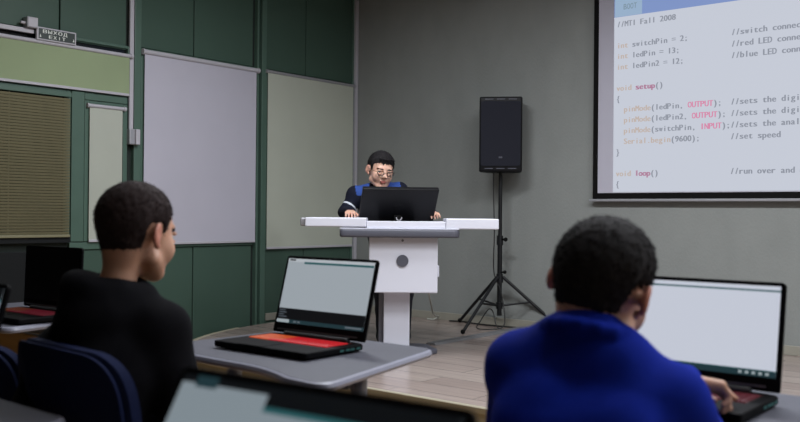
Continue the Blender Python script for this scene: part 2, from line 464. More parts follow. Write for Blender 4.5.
for k in range(3):
    # foot directions in camera terms: near left, right, back
    az = R(229+120*k)+VIEW
    dx, dy = math.cos(az), math.sin(az)
    rad = .47 if k < 2 else .30
    if k == 2: dx, dy = math.cos(R(167.4)), math.sin(R(167.4)); rad = .46
    foot = (dx*rad, dy*rad, .018)
    lg = MB().cone((dx*.025, dy*.025, .405), foot, .0125, .0125, 12).build('leg', M['blackm'], t, smooth=True)
    MB().ball((dx*(rad+.004), dy*(rad+.004), .0175), .0175, 12).build('rubber_foot', M['rubber'], lg, smooth=True)
    f = .50
    MB().cone((dx*.02, dy*.02, .18), (dx*rad*f, dy*rad*f, .405+(.018-.405)*f), .008, .008, 10).build('brace', M['blackm'], t, smooth=True)

t = thing('loudspeaker', 'tall black loudspeaker on top of the tripod stand', 'loudspeaker', (lx, ly, ST+1.225), VIEW+R(-7))
w, h, d = .165, .582, .26
pts = round_poly([(-w, -.14, .018), (w, -.14, .018), (w, -.02, .03), (w-.06, .125, .03), (-w+.06, .125, .03), (-w, -.02, .03)], .02)
MB().prism(pts, .0, h, .012, seg=3).build('cabinet', M['black'], t, smooth=True)
b = MB(); pts2 = round_poly([(-w+.012, .045), (w-.012, .045), (w-.012, h-.035), (-w+.012, h-.035)], .02)
b.prism(pts2, -.004, .004, .002, mtx=Matrix.Translation((0, -.141, 0)) @ Matrix.Rotation(R(90), 4, 'X'))
b.build('grille', M['grille'], t)
for z in (.026, h-.02):
    for x in (-.09, 0, .09): MB().bx(x-.032, x+.032, -.1425, -.139, z-.003, z+.003).build('grille_slot', M['dkgrey'], t)
MB().bx(-.014, .014, -.1475, -.144, .105, .118, .001).build('badge', M['dkgrey'], t)
MB().cone((0, 0, -.002), (0, 0, .012), .03, .03, 16).build('pole_socket', M['rubber'], t, smooth=True)
# cables
def cable(name, pts, r, m, label, n=8):
    o = MB().tube([tuple(p) for p in catmull(pts, n)], r, 8).build(name, m, smooth=True)
    return tag(o, label, 'cable')
cable('speaker_cable', [(lx-.045, ly-.03, ST+1.22), (lx-.05, ly-.02, ST+1.05), (lx-.03, ly-.035, ST+.75), (lx-.035, ly-.03, ST+.45), (lx+.03, ly-.03, ST+.3),
      (lx+.08, ly-.05, ST+.13), (lx+.09, ly-.08, ST+.03), (lx+.02, ly-.14, ST+.007), (lx-.10, ly-.16, ST+.007), (lx-.12, ly-.08, ST+.06), (lx-.06, ly-.06, ST+.15), (lx+.0, ly-.085, ST+.13), (lx+.05, ly-.11, ST+.03), (lx+.11, ly-.09, ST+.007), (lx+.2, ly+.02, ST+.007), (lx+.3, ly+.08, ST+.007)],
      .0045, M['cable'], 'thin black cable hanging from the loudspeaker and looping by the tripod')
cable('power_cable', [(-4.45, YB-.07, ST+.0065), (-4.3, YB-.05, ST+.0065), (-4.1, YB-.10, ST+.0065), (-3.95, YB-.09, ST+.0065), (-3.7, YB-.06, ST+.0065), (-3.4, YB-.07, ST+.0065), (-3.1, YB-.05, ST+.0065)], .006, M['cable'], 'thick black cable lying along the foot of the grey wall')
# flat grey cable cover on the stage
o = MB().prism([(-.045, 0), (.045, 0), (.03, .014), (-.03, .014)], 0, 1.2, mtx=Matrix.Rotation(R(90), 4, 'X')).build('cable_cover', M['strip'], None, (-3.75, 6.11, ST+.0005))
tag(o, 'flat grey cable cover on the stage floor between podium and wall', 'cable cover')

# ================================================================== podium (local x = right, y = away from the camera)
PO = (-3.702, 4.53, ST)
def yawpt(lat, dep):  # camera-aligned offsets to world XY
    return (math.cos(VIEW)*lat-math.sin(VIEW)*dep, math.sin(VIEW)*lat+math.cos(VIEW)*dep)
cxy = yawpt(-.016, 5.80)
t = thing('podium', 'white presenter podium on one column with dark grey desk slab and side wings', 'podium', (cxy[0], cxy[1], ST), VIEW)
t_pod = t
z = lambda a: a-ST
base = round_poly([(-.36, .05, .03), (-.20, -.17, .06), (.14, -.17, .06), (.265, -.02, .015), (.20, .22, .06), (-.20, .24, .06)], .03)
MB().prism(base, .0, .032, .008).build('base_plate', M['dkgrey'], t)
MB().bx(-.083, .083, -.06, .06, .032, .44, .006).build('column', M['white'], t)
MB().bx(-.115, -.084, -.02, .05, .032, .44, .004).build('column_side', M['steel'], t)
bd = MB(); bd.bx(-.175, .254, -.18, .14, .402, .75, .006)
body_ = bd.build('cabinet_box', M['white'], t)
b = MB(); b.cone((.034, -.1865, .602), (.034, -.178, .602), .0375, .0375, 32); b.build('round_port', M['dkgrey'], body_, smooth=True)
b = MB(); b.cone((.034, -.1845, .729), (.034, -.178, .729), .008, .008, 16); b.build('lock', M['steel'], body_, smooth=True)
MB().bx(.254, .266, -.12, -.06, .50, .57, .003).build('latch', M['white'], body_)
sl = [(-.355, -.25, .03), (.385, -.25, .05), (.40, .22, .05), (-.37, .22, .03)]
MB().prism(round_poly(sl, .03), .748, .799, .012, seg=3).build('desk_slab', M['dkgrey'], t, smooth=True)
MB().prism(round_poly([(-.36, -.235, .02), (.385, -.235, .02), (.385, .21, .02), (-.36, .21, .02)], .02), .799, .806, .002).build('white_top', M['white'], t)
MB().bx(-.19, .30, -.22, .20, .806, .848, .004).build('centre_tray', M['white'], t)
MB().bx(-.57, -.191, -.23, .18, .812, .868, .006).build('side_wing', M['white'], t)
MB().bx(.301, .628, -.23, .18, .803, .868, .006).build('side_wing', M['white'], t)
o = MB().bx(-.604, -.571, -.20, .17, .814, .866, .010, seg=3).build('end_cap', M['alu'], t)
# display on the podium, back towards the room
mt = thing('monitor', 'black display tilted towards the boy on the podium, seen from behind', 'monitor', (0, 0, 0), 0)
mxy = yawpt(-.016-.012+.0, 5.80+.10)
mt.location = (mxy[0], mxy[1], ST+.843); mt.rotation_euler = (0, 0, VIEW+R(12))
tl = Matrix.Rotation(R(38), 4, 'X')
def tilted(b_, name, m, par=mt, sm=False):
    bmesh.ops.transform(b_.bm, matrix=tl, verts=b_.bm.verts); return b_.build(name, m, par, smooth=sm)
tilted(MB().bx(-.248, .248, -.016, .016, .006, .274, .006), 'housing', M['black'])
tilted(MB().bx(-.225, .225, .0135, .0155, .025, .255), 'display_panel', M['glass'])
tilted(MB().bx(-.03, .03, -.017, -.013, .03, .15, .002), 'rear_cover', M['black'])
b = MB(); b.bx(-.12, .12, -.16, .07, .0, .008, .002); b.build('stand_foot', M['rubber'], mt)
b = MB(); b.box((0, -.045, .045), (.05, .016, .10), .003, 1, Matrix.Rotation(R(-30), 4, 'X')); b.build('stand_arm', M['rubber'], mt)
b = MB(); b.tube([(.0+.018*math.cos(a), -.105-.0, .03+.022*math.sin(a)) for a in [PI+PI*i/10 for i in range(11)]], .004, 8); b.build('cable_clip', M['trunk'], mt, smooth=True)
c0 = yawpt(.185, 5.76)
cable('white_cable', [(c0[0], c0[1], ST+.398), (c0[0]-.3, c0[1]+.43, ST+.25), (c0[0]-.7, c0[1]+.98, ST+.12), (-4.56, YB-.075, ST+.03), (-4.60, YB-.09, ST+.008), (-4.66, YB-.10, ST+.008)], .006, M['wcable'], 'white cable hanging from under the podium box', 4)

# ================================================================== desks
def desk(label, dx, dy):
    t = thing('student_desk', label, 'desk', (-1.865+dx, 1.845+dy, 0), 0, 'grey wave edge student desks')
    raw = [(-2.22, 2.11), (-2.245, 1.64)] + [tuple(p) for p in catmull([(-2.21, 1.605, 0), (-2.1, 1.585, 0), (-1.95, 1.575, 0), (-1.80, 1.572, 0), (-1.69, 1.552, 0), (-1.585, 1.512, 0)], 5)] + [(-1.455, 1.50), (-1.60, 2.11)]
    raw = [(p[0]+1.85, p[1]-1.83) for p in raw]
    n = len(raw)
    rp = round_poly([(p[0], p[1], {0: .05, 1: .04, n-2: .05, n-1: .05}.get(i, 0)) for i, p in enumerate(raw)], 0)
    MB().prism(rp, .698, .72, .002).build('desk_top', M['desk'], t)
    b = MB(); b.tube([(p[0], p[1], .708) for p in rp], .0115, 8, closed=True); b.build('edge_band', M['edge'], t, smooth=True)
    for x in (-.205, .290):
        lg = MB().cone((x, -.09, .06), (x, -.09, .695), .022, .022, 16).build('leg', M['steel'], t, smooth=True)
        b = MB(); b.bx(x-.022, x+.022, -.27, .22, .035, .065, .008); b.build('foot_bar', M['steel'], lg)
        for y in (-.25, .20):
            MB().cone((x-.012, y, .0235), (x+.012, y, .0235), .0235, .0235, 16).build('castor', M['rubber'], lg, smooth=True)
    MB().bx(-.235, .262, -.105, -.075, .655, .69, .004).build('cross_beam', M['steel'], t)
    return t
desk('grey wave edge desk carrying the lit laptop of the boy in the black hoodie', 0, 0)
desk('grey wave edge desk under the laptop the boy in blue is using', 1.20, 0)
dl = desk('grey wave edge desk at the left carrying the laptop with a dark screen', -1.49, 0)
MB().bx(-.225, .25, -.07, -.055, .17, .64, .003).build('modesty_panel', M['wood'], dl)
dd_ = desk('grey desk corner at the bottom left edge behind a navy chair', 0.02, -1.185)
desk('grey desk under the laptop nearest the viewer, its top below the frame', 1.28, -1.36)

# ================================================================== laptops
scr = dict(
    a=emis('screen_page_grey', srgb(152, 160, 167)), title=emis('screen_title_bar', srgb(172, 178, 184)), teal=emis('screen_teal_bar', srgb(40, 84, 88)),
    con=emis('screen_console', srgb(11, 14, 17)), txt=emis('screen_console_text', srgb(92, 100, 108)), task=emis('screen_taskbar', srgb(30, 52, 58)),
    ico=emis('screen_task_icon', srgb(150, 160, 165)), b=emis('screen_page_bright', srgb(194, 199, 212)), off=mat('screen_off', srgb(9, 9, 11), .35, spec=.2),
    fr=emis('screen_page_near', srgb(126, 137, 144)))
keyred = mat('keys_red_backlit', srgb(60, 5, 8), .5, emit=srgb(200, 18, 30), estr=.75)
keyor = mat('keys_orange_backlit', srgb(60, 20, 5), .5, emit=srgb(205, 84, 32), estr=.75)
keyedge = mat('teal_port_glow', srgb(10, 30, 30), .5, emit=srgb(30, 80, 80), estr=.5)
def laptop(label, loc, rz, kind, tilt=16, lit=True, glow=1.0, D=.249, LH=.235):
    t = thing('laptop', label, 'laptop', loc, rz, 'black gaming laptops')
    W, Tk = .378, .022
    w = W/2
    pts = round_poly([(-w, -D/2, .012), (w, -D/2, .012), (w, D/2-.012, .01), (w-.03, D/2, .02), (-w+.03, D/2, .02), (-w, D/2-.012, .01)], .01)
    MB().prism(pts, .004, Tk, .004).build('base', M['lapblack'], t)
    for x in (-.15, .15):
        for y in (-.10, .10): MB().cone((x, y, 0), (x, y, .0045), .010, .010, 12).build('rubber_foot', M['rubber'], t)
    # keyboard: rows of keycaps
    b = MB(); nx, ny = 19, 5
    kw, kh = (W-.06)/nx, .0185
    for i in range(nx):
        for j in range(ny):
            x = -w+.032+(i+.5)*kw; y = -.005+j*kh
            if j == 0 and 5 <= i <= 9:
                if i == 5:
                    b.box((x+2*kw, y, Tk+.0014), (kw*5-.003, kh-.003, .0034), mi=0)
                continue
            b.box((x, y, Tk+.0014), (kw-.003, kh-.003, .0034), mi=1 if i < 7 else 0)
    b.bx(-w+.030, w-.026, -.016, .094, Tk-.001, Tk+.0004, mi=2)
    kdim = mat('key_bed_glow', srgb(20, 4, 5), .5, emit=srgb(150, 12, 22), estr=.12*glow)
    k = b.build('keyboard', [keyred, keyor, kdim] if glow >= 1 else [keyred2, keyor2, kdim], t)
    k['label'] = 'red backlit keyboard'
    MB().bx(-.085, .02, -.122, -.042, Tk, Tk+.0012, .0005).build('touchpad', M['lapblack'], t)
    b = MB(); b.cone((-.13, D/2-.012, Tk+.003), (.13, D/2-.012, Tk+.003), .008, .008, 12); b.build('hinge', M['lapgrey'], t, smooth=True)
    for x in (.02, .045, .065, .09): MB().bx(w-.0005, w+.0006, x-.008, x+.008, .009, .015).build('side_port', keyedge, t)
    # lid
    hy = D/2-.010; hz = Tk+.004
    mt_ = Matrix.Translation((0, hy, hz)) @ Matrix.Rotation(R(-tilt), 4, 'X')
    def lidb(b_, name, m, par=t):
        bmesh.ops.transform(b_.bm, matrix=mt_, verts=b_.bm.verts); return b_.build(name, m, par)
    lp = round_poly([(-w, 0, .006), (w, 0, .006), (w, LH, .012), (-w, LH, .012)], .01)
    b = MB(); b.prism(lp, -.009, 0, .002, mtx=Matrix.Rotation(R(90), 4, 'X') @ Matrix.Translation((0, 0, 0)))
    lid = lidb(b, 'lid', M['lapblack'])
    # screen content faces -y at y=-.0006
    x0, x1, z0, z1 = -w+.010, w-.010, .030, LH-.009
    b = MB()
    def q(u0, u1, v0, v1, mi, k=0):  # v measured from the top
        face(b.bm, x0+(x1-x0)*u0, x0+(x1-x0)*u1, z1-(z1-z0)*v1, z1-(z1-z0)*v0, -.0008-k*.0003, mi)
    if kind == 'ide':
        ms = [scr['a'], scr['title'], scr['teal'], scr['con'], scr['txt'], scr['task'], scr['ico']]
        q(0, 1, 0, 1, 0); q(0, 1, 0, .05, 1, 1); q(.02, .09, .012, .035, 3, 2); q(.20, .995, .045, .078, 2, 2)
        q(0, 1, .775, .945, 3, 1)
        for i, L in enumerate((.07, .09, .06, .10)): q(.012, .012+L, .80+.033*i, .81+.033*i, 4, 2)
        q(0, 1, .945, 1, 5, 1); q(.0, .15, .945, .995, 6, 2); q(.20, .235, .96, .985, 4, 2); q(.25, .28, .96, .985, 4, 2); q(.80, .98, .958, .982, 4, 2)
    elif kind == 'page':
        ms = [scr['b'], scr['title'], scr['teal'], scr['task'], scr['ico']]
        q(0, 1, 0, 1, 0); q(0, 1, .045, .065, 2, 1); q(0, 1, .925, 1, 3, 1); q(0, 1, .925, .935, 2, 2)
        for i in range(5): q(.78+.04*i, .80+.04*i, .95, .98, 4, 2)
    elif kind == 'near':
        ms = [scr['fr'], scr['teal'], scr['con'], scr['task']]
        q(0, 1, 0, 1, 0); q(0, 1, 0, .045, 2, 1); q(.06, .15, .0, .065, 3, 2); q(.36, 1, .02, .125, 2, 2); q(.36, 1, .11, .14, 1, 3); q(0, 1, .95, 1, 3, 1)
    else:
        ms = [scr['off']]; q(0, 1, 0, 1, 0)
    s_ = lidb(b, 'screen', ms, lid)
    b = MB(); b.bx(-.17, .16, -.0016, -.0004, .008, .013); lidb(b, 'chin_strip', M['lapgrey'], lid)
    b = MB(); b.bx(-.004, .004, -.0015, -.0003, LH-.007, LH-.003); lidb(b, 'webcam', M['glass'], lid)
    return t
keyred2 = mat('keys_red_dim', srgb(40, 5, 8), .5, emit=srgb(120, 14, 40), estr=.3)
keyor2 = mat('keys_orange_dim', srgb(60, 20, 5), .5, emit=srgb(120, 52, 30), estr=.25)
laptop('open red-keyed black laptop in front of the podium, dark console on its screen', (-1.913, 1.826, .7205), R(1), 'ide', tilt=15, LH=.243)
laptop('open black laptop with a bright white page that the boy in blue touches', (-.775, 1.865, .7205), R(0), 'page', tilt=10, glow=.5)
laptop('open black laptop with a dark screen at the left, beyond the boy in the hoodie', (-3.17, 1.68, .7205), R(2), 'off', tilt=2, glow=.4)
laptop('black laptop cut off by the left edge, only its lid corner visible', (-1.894, .70, .7205), R(0), 'near', tilt=15, glow=.5)
laptop('nearest open black laptop at the bottom edge with a grey screen', (-0.6196, 0.4065, .7205), R(4.2862), 'near', tilt=31.0354, glow=.5)

# ================================================================== chairs
def chair(label, x, y, rz, top):
    t = thing('classroom_chair', label, 'chair', (x, y, 0), rz, 'navy upholstered classroom chairs')
    b = MB(); b.prism(round_poly([(-.21, -.19), (.21, -.19), (.22, .21), (-.22, .21)], .07), .40, .445, .018, seg=3)
    b.build('seat', M['blue_uph'], t, smooth=True)
    # curved back pad, local XZ outline bent round y
    hw, h0 = .225, top-.36
    out = round_poly([(-.17, h0, .06), (.17, h0, .06), (hw+.005, h0+.16, .05), (hw-.01, top, .11), (-hw+.01, top, .11), (-hw-.005, h0+.16, .05)], .05, 8)
    def pad(t0, t1, sc):
        bm = bmesh.new()
        N = len(out); cz = (h0+top)/2
        def pt(u, v, dep): # bend
            x_ = u; y_ = -.215-.10*(v-h0)+.9*u*u+dep
            return (x_, y_, v)
        rows = []
        for dep, s in ((t0, .93*sc), (t0+.25*(t1-t0), sc), (t0+.75*(t1-t0), sc), (t1, .93*sc)):
            rows.append([bm.verts.new(pt(u*s, cz+(v-cz)*s, dep)) for u, v in out])
        for a_, b_ in zip(rows[:-1], rows[1:]):
            for i in range(N): bm.faces.new((a_[i], a_[(i+1) % N], b_[(i+1) % N], b_[i]))
        for dep, s, row, fl in ((t0-.006, .5*sc, rows[0], 1), (t1+.006, .5*sc, rows[-1], 0)):
            r2 = [bm.verts.new(pt(u*s, cz+(v-cz)*s, dep)) for u, v in out]
            for i in range(N): bm.faces.new((row[i], row[(i+1) % N], r2[(i+1) % N], r2[i]))
            c = bm.verts.new(pt(0, cz, dep))
            for i in range(N): bm.faces.new((r2[i], r2[(i+1) % N], c))
        bmesh.ops.recalc_face_normals(bm, faces=bm.faces)
        b2 = MB(); b2.bm.free(); b2.bm = bm; return b2
    pad(-.008, .034, 1.0).build('backrest', M['blue_uph'], t, smooth=True)
    pad(-.019, -.006, .985).build('back_shell', M['blue_uph'], t, smooth=True)
    for sx in (-1, 1):
        MB().tube(catmull([(sx*.14, .02, .392), (sx*.14, -.16, .392), (sx*.14, -.235, .44), (sx*.13, -.262, .62)], 5), .011, 10).build('back_bracket', M['blackm'], t, smooth=True)
        for sy, yy in ((1, .18), (-1, -.17)):
            MB().cone((sx*.17, yy*.85, .392), (sx*.225, yy+sy*.04, .0), .012, .011, 12).build('leg', M['blackm'], t, smooth=True)
    b = MB(); b.bx(-.18, .18, -.165, .165, .380, .40, .004); b.build('seat_frame', M['blackm'], t)
    return t
chair('navy chair the boy in the black hoodie sits on', -1.712, 1.225, R(-4), .842)
chair('navy chair under the boy in the blue sweatshirt', -.76, 1.40, R(0), .765)
chair('empty navy chair at the left edge, only its backrest corner visible', -2.225, 1.25, R(3), .80)
# ================================================================== people
class Sdf:
    """smooth union of round limbs and ellipsoids on a grid, meshed by surface nets"""
    def __init__(s, lo, hi, h):
        s.h = h; s.lo = np.array(lo, np.float32)
        n = np.ceil((np.array(hi)-np.array(lo))/h).astype(int)+1
        s.ax = [(s.lo[i]+h*np.arange(n[i])).astype(np.float32) for i in range(3)]
        s.D = np.full(n, .2, np.float32)
        s.M = np.eye(3); s.t = np.zeros(3); s.sc = 1.0
    def frame(s, M=None, t=(0, 0, 0), sc=1.0):
        s.M = np.eye(3) if M is None else np.array(M); s.t = np.array(t, float); s.sc = sc; return s
    def w(s, p): return s.M @ (np.array(p, float)*s.sc)+s.t
    def _grid(s, lo, hi, pad):
        sl = []
        for i in range(3):
            a = int(max(0, math.floor((lo[i]-pad-s.lo[i])/s.h))); b = int(min(len(s.ax[i]), math.ceil((hi[i]+pad-s.lo[i])/s.h)+1))
            if b <= a: return None
            sl.append(slice(a, b))
        g = np.meshgrid(*[s.ax[i][sl[i]] for i in range(3)], indexing='ij')
        return tuple(sl), g
    def _mix(s, sl, d, k, op):
        D = s.D[sl]
        if op == 'u':
            if k <= 0: s.D[sl] = np.minimum(D, d); return
            hh = np.clip(.5+.5*(D-d)/k, 0, 1); s.D[sl] = D*(1-hh)+d*hh-k*hh*(1-hh)
        else:
            hh = np.clip(.5-.5*(D+d)/max(k, 1e-6), 0, 1); s.D[sl] = D*(1-hh)-d*hh+k*hh*(1-hh)
    def rc(s, a, b, ra, rb=None, k=.02, op='u'):
        rb = ra if rb is None else rb
        a, b = s.w(a), s.w(b); ra *= s.sc; rb *= s.sc; k *= s.sc
        r = max(ra, rb); q = s._grid(np.minimum(a, b)-r, np.maximum(a, b)+r, k+.012)
        if q is None: return s
        sl, (X, Y, Z) = q; ba = b-a; L = float(ba @ ba)+1e-12
        t = np.clip(((X-a[0])*ba[0]+(Y-a[1])*ba[1]+(Z-a[2])*ba[2])/L, 0, 1)
        d = np.sqrt((X-a[0]-t*ba[0])**2+(Y-a[1]-t*ba[1])**2+(Z-a[2]-t*ba[2])**2)-(ra+(rb-ra)*t)
        s._mix(sl, d.astype(np.float32), k, op); return s
    def el(s, c, r, k=.02, rot=None, op='u'):
        c = s.w(c); r = np.array(r, float)*s.sc; k *= s.sc
        Rm = s.M if rot is None else s.M @ np.array(rot)
        m = max(r); q = s._grid(c-m, c+m, k+.012)
        if q is None: return s
        sl, (X, Y, Z) = q; P = np.stack([X-c[0], Y-c[1], Z-c[2]], -1) @ Rm
        k0 = np.sqrt(((P/r)**2).sum(-1)); k1 = np.sqrt(((P/(r*r))**2).sum(-1))+1e-9
        s._mix(sl, (k0*(k0-1)/k1).astype(np.float32), k, op); return s
    def chain(s, pts, k=.02):
        for (a, ra), (b, rb) in zip(pts[:-1], pts[1:]): s.rc(a, b, ra, rb, k)
        return s
    def mesh(s):
        D = s.D; ins = D < 0
        c = [(i, j, k) for i in (0, 1) for j in (0, 1) for k in (0, 1)]
        n = np.array(D.shape)-1
        cnt = np.zeros(n, np.int8)
        for i, j, k in c: cnt += ins[i:i+n[0], j:j+n[1], k:k+n[2]]
        act = np.argwhere((cnt > 0) & (cnt < 8))
        idx = np.full(n, -1, np.int64); idx[tuple(act.T)] = np.arange(len(act))
        vals = {q: D[act[:, 0]+q[0], act[:, 1]+q[1], act[:, 2]+q[2]].astype(np.float64) for q in c}
        acc = np.zeros((len(act), 3)); num = np.zeros(len(act))
        for q in c:
            for ax in range(3):
                if q[ax] == 0:
                    q2 = list(q); q2[ax] = 1; q2 = tuple(q2)
                    a, b = vals[q], vals[q2]; m = (a < 0) != (b < 0)
                    t = np.where(m, a/np.where(m, a-b, 1), 0)
                    p = np.array(q, float)[None, :].repeat(len(act), 0); p[:, ax] = t
                    acc[m] += p[m]; num[m] += 1
        V = s.lo+(act+acc/num[:, None])*s.h
        F = []
        for ax in range(3):
            o1, o2 = [(1, 2), (2, 0), (0, 1)][ax]
            sl0 = [slice(None)]*3; sl1 = [slice(None)]*3
            sl0[ax] = slice(0, -1); sl1[ax] = slice(1, None)
            A, B = ins[tuple(sl0)], ins[tuple(sl1)]
            E_ = np.argwhere(A != B)
            ok = (E_[:, o1] > 0) & (E_[:, o2] > 0) & (E_[:, o1] < n[o1]) & (E_[:, o2] < n[o2]) & (E_[:, ax] < n[ax])
            E_ = E_[ok]
            flip = A[tuple(E_.T)]
            def cell(d1, d2):
                q = E_.copy(); q[:, o1] -= d1; q[:, o2] -= d2; return idx[tuple(q.T)]
            f = np.stack([cell(1, 1), cell(0, 1), cell(0, 0), cell(1, 0)], -1)
            f = np.where(flip[:, None], f, f[:, ::-1])
            F.append(f)
        return V, np.concatenate(F)

def np_mesh(name, V, F, mats, parent=None, mi=None, smooth=True):
    me = bpy.data.meshes.new(name)
    F = np.asarray(F, np.int64); k = F.shape[1]
    me.vertices.add(len(V)); me.vertices.foreach_set('co', np.asarray(V, np.float32).ravel())
    me.loops.add(F.size); me.loops.foreach_set('vertex_index', F.ravel().astype(np.int32))
    me.polygons.add(len(F)); me.polygons.foreach_set('loop_start', (np.arange(len(F))*k).astype(np.int32))
    for m in (mats if isinstance(mats, (list, tuple)) else [mats]): me.materials.append(m)
    if mi is not None: me.polygons.foreach_set('material_index', np.asarray(mi, np.int32))
    me.polygons.foreach_set('use_smooth', np.full(len(F), smooth))
    me.update(calc_edges=True); me.validate()
    o = bpy.data.objects.new(name, me); COL.objects.link(o)
    if parent: o.parent = parent
    return o
def keep_largest(V, F):
    """drop loose crumbs"""
    par = np.arange(len(V))
    for _ in range(200):
        m = par[F].min(1); new = par.copy()
        for j in range(F.shape[1]): np.minimum.at(new, F[:, j], m)
        new = new[new]
        if (new == par).all(): break
        par = new
    r, c = np.unique(par, return_counts=True); big = r[c.argmax()]
    kv = par == big; mp = np.cumsum(kv)-1
    return V[kv], mp[F[kv[F].all(1)]]
def vnormals(V, F):
    a, b, c, d = (V[F[:, i]] for i in range(4)); n = np.cross(c-a, d-b)
    N = np.zeros_like(V)
    for i in range(4): np.add.at(N, F[:, i], n)
    return N/(np.linalg.norm(N, axis=1, keepdims=True)+1e-12)
def folds(V, F, amp, seed, freq=1.0):
    N = vnormals(V, F); r = np.random.default_rng(seed); d = np.zeros(len(V))
    for i in range(7):
        k = r.normal(size=3)*np.array([26, 26, 40])*freq; ph = r.uniform(0, 6.3)
        w2 = np.sin(V @ (r.normal(size=3)*13)+r.uniform(0, 6))
        d += np.sin(V @ k+ph+1.5*w2)*(.6+.4*w2)
    return V+N*(d*amp/3)[:, None]
def rotm(yaw=0, pitch=0, roll=0):
    m = Matrix.Rotation(R(yaw), 3, 'Z') @ Matrix.Rotation(R(-pitch), 3, 'X') @ Matrix.Rotation(R(roll), 3, 'Y')
    return np.array(m)

EARX = .002
def head_prims(g):
    g.el((0, -.010, .036), (.074, .093, .081), .01)
    g.el((0, -.040, -.03), (.050, .041, .048), .03)
    g.el((0, .036, -.03), (.060, .055, .060), .03)
    g.rc((0, .035, -.06), (0, .066, -.090), .034, .018, .025)
    for x in (-1, 1):
        g.el((x*.036, .056, -.030), (.024, .024, .026), .02)
        g.rc((x*.052, .010, -.058), (x*.022, .058, -.088), .018, .014, .02)
    g.el((0, .074, .026), (.046, .014, .012), .016)
    for x in (-1, 1): g.el((x*.031, .094, .004), (.017, .013, .010), .010, op='s')
    for x in (-1, 1): g.el((x*.031, .081, .0125), (.0165, .010, .006), .004); g.el((x*.031, .080, -.0065), (.0155, .009, .005), .004)
    g.rc((0, .086, .012), (0, .105, -.020), .0075, .0105, .010)
    for x in (-1, 1): g.el((x*.0105, .096, -.025), (.008, .009, .007), .007)
    g.el((0, .0875, -.0515), (.021, .009, .0052), .006)
    g.el((0, .0865, -.0605), (.018, .009, .006), .006)
    g.el((0, .099, -.0558), (.018, .006, .0012), .003, op='s')
    for x in (-1, 1):
        g.rc((x*.066, -.008, .0), (x*(.078+EARX), -.011, .0), .012, .008, .006)
        ro = np.array(Matrix.Rotation(R(x*24), 3, 'Z') @ Matrix.Rotation(R(-10), 3, 'X'))
        g.el((x*(.079+EARX), -.012, .000), (.0070, .0175, .028), .006, rot=ro)
        g.el((x*(.088+EARX), -.008, .005), (.007, .009, .015), .005, rot=ro, op='s')
        g.el((x*.076, -.004, -.026), (.006, .009, .009), .005)
def hair_line(P):
    ang = np.degrees(np.arctan2(np.abs(P[..., 0]), -P[..., 1]))
    return np.interp(ang, [0, 30, 50, 60, 67, 98, 104, 112, 120, 150, 180], HL)
HL = [-.078, -.074, -.062, -.045, .022, .026, .004, .008, .036, .058, .060]

def hand(g, W, d, n, side, curls, spread=.021, sc=1.0, thumb=.6):
    """W wrist, d pointing direction, n back-of-hand normal, side = +1 thumb on (d x n) side"""
    W, d, n = Vector(W), Vector(d).normalized(), Vector(n)
    s_ = d.cross(n).normalized(); n = s_.cross(d).normalized(); s_ = s_*side  # towards the thumb
    q = lambda a, b, c: tuple(W+d*a*sc+s_*b*sc+n*c*sc)
    L = [.058, .065, .060, .047]; offs = [.030, .010, -.010, -.029]
    for i in range(4):
        b0 = offs[i]*spread/.02; kn = (.074-.004*abs(i-1), b0*.95)
        g.rc(q(.004, offs[i]*.55, 0), q(kn[0], kn[1], .002), .0145*sc, .0115*sc, .010)
        a0, b, c0 = kn[0], kn[1], .002; ang = 0
        for j, fr in enumerate((.45, .31, .24)):
            ang += R(curls[i])*(1 if j else .8)
            l = L[i]*fr; a1 = a0+l*math.cos(ang); c1 = c0-l*math.sin(ang); b1 = b+offs[i]*.12*fr
            g.rc(q(a0, b, c0), q(a1, b1, c1), (.0088-.0009*j)*sc, (.0079-.0009*j)*sc, .003)
            a0, b, c0 = a1, b1, c1
    g.rc(q(.012, .018, -.004), q(.045, .040, -.010), .0145*sc, .0115*sc, .010)
    g.rc(q(.045, .040, -.010), q(.070, .040+.02*thumb, -.014), .0098*sc, .0088*sc, .004)
    g.rc(q(.070, .040+.02*thumb, -.014), q(.092, .038+.02*thumb, -.018), .0086*sc, .0072*sc, .003)

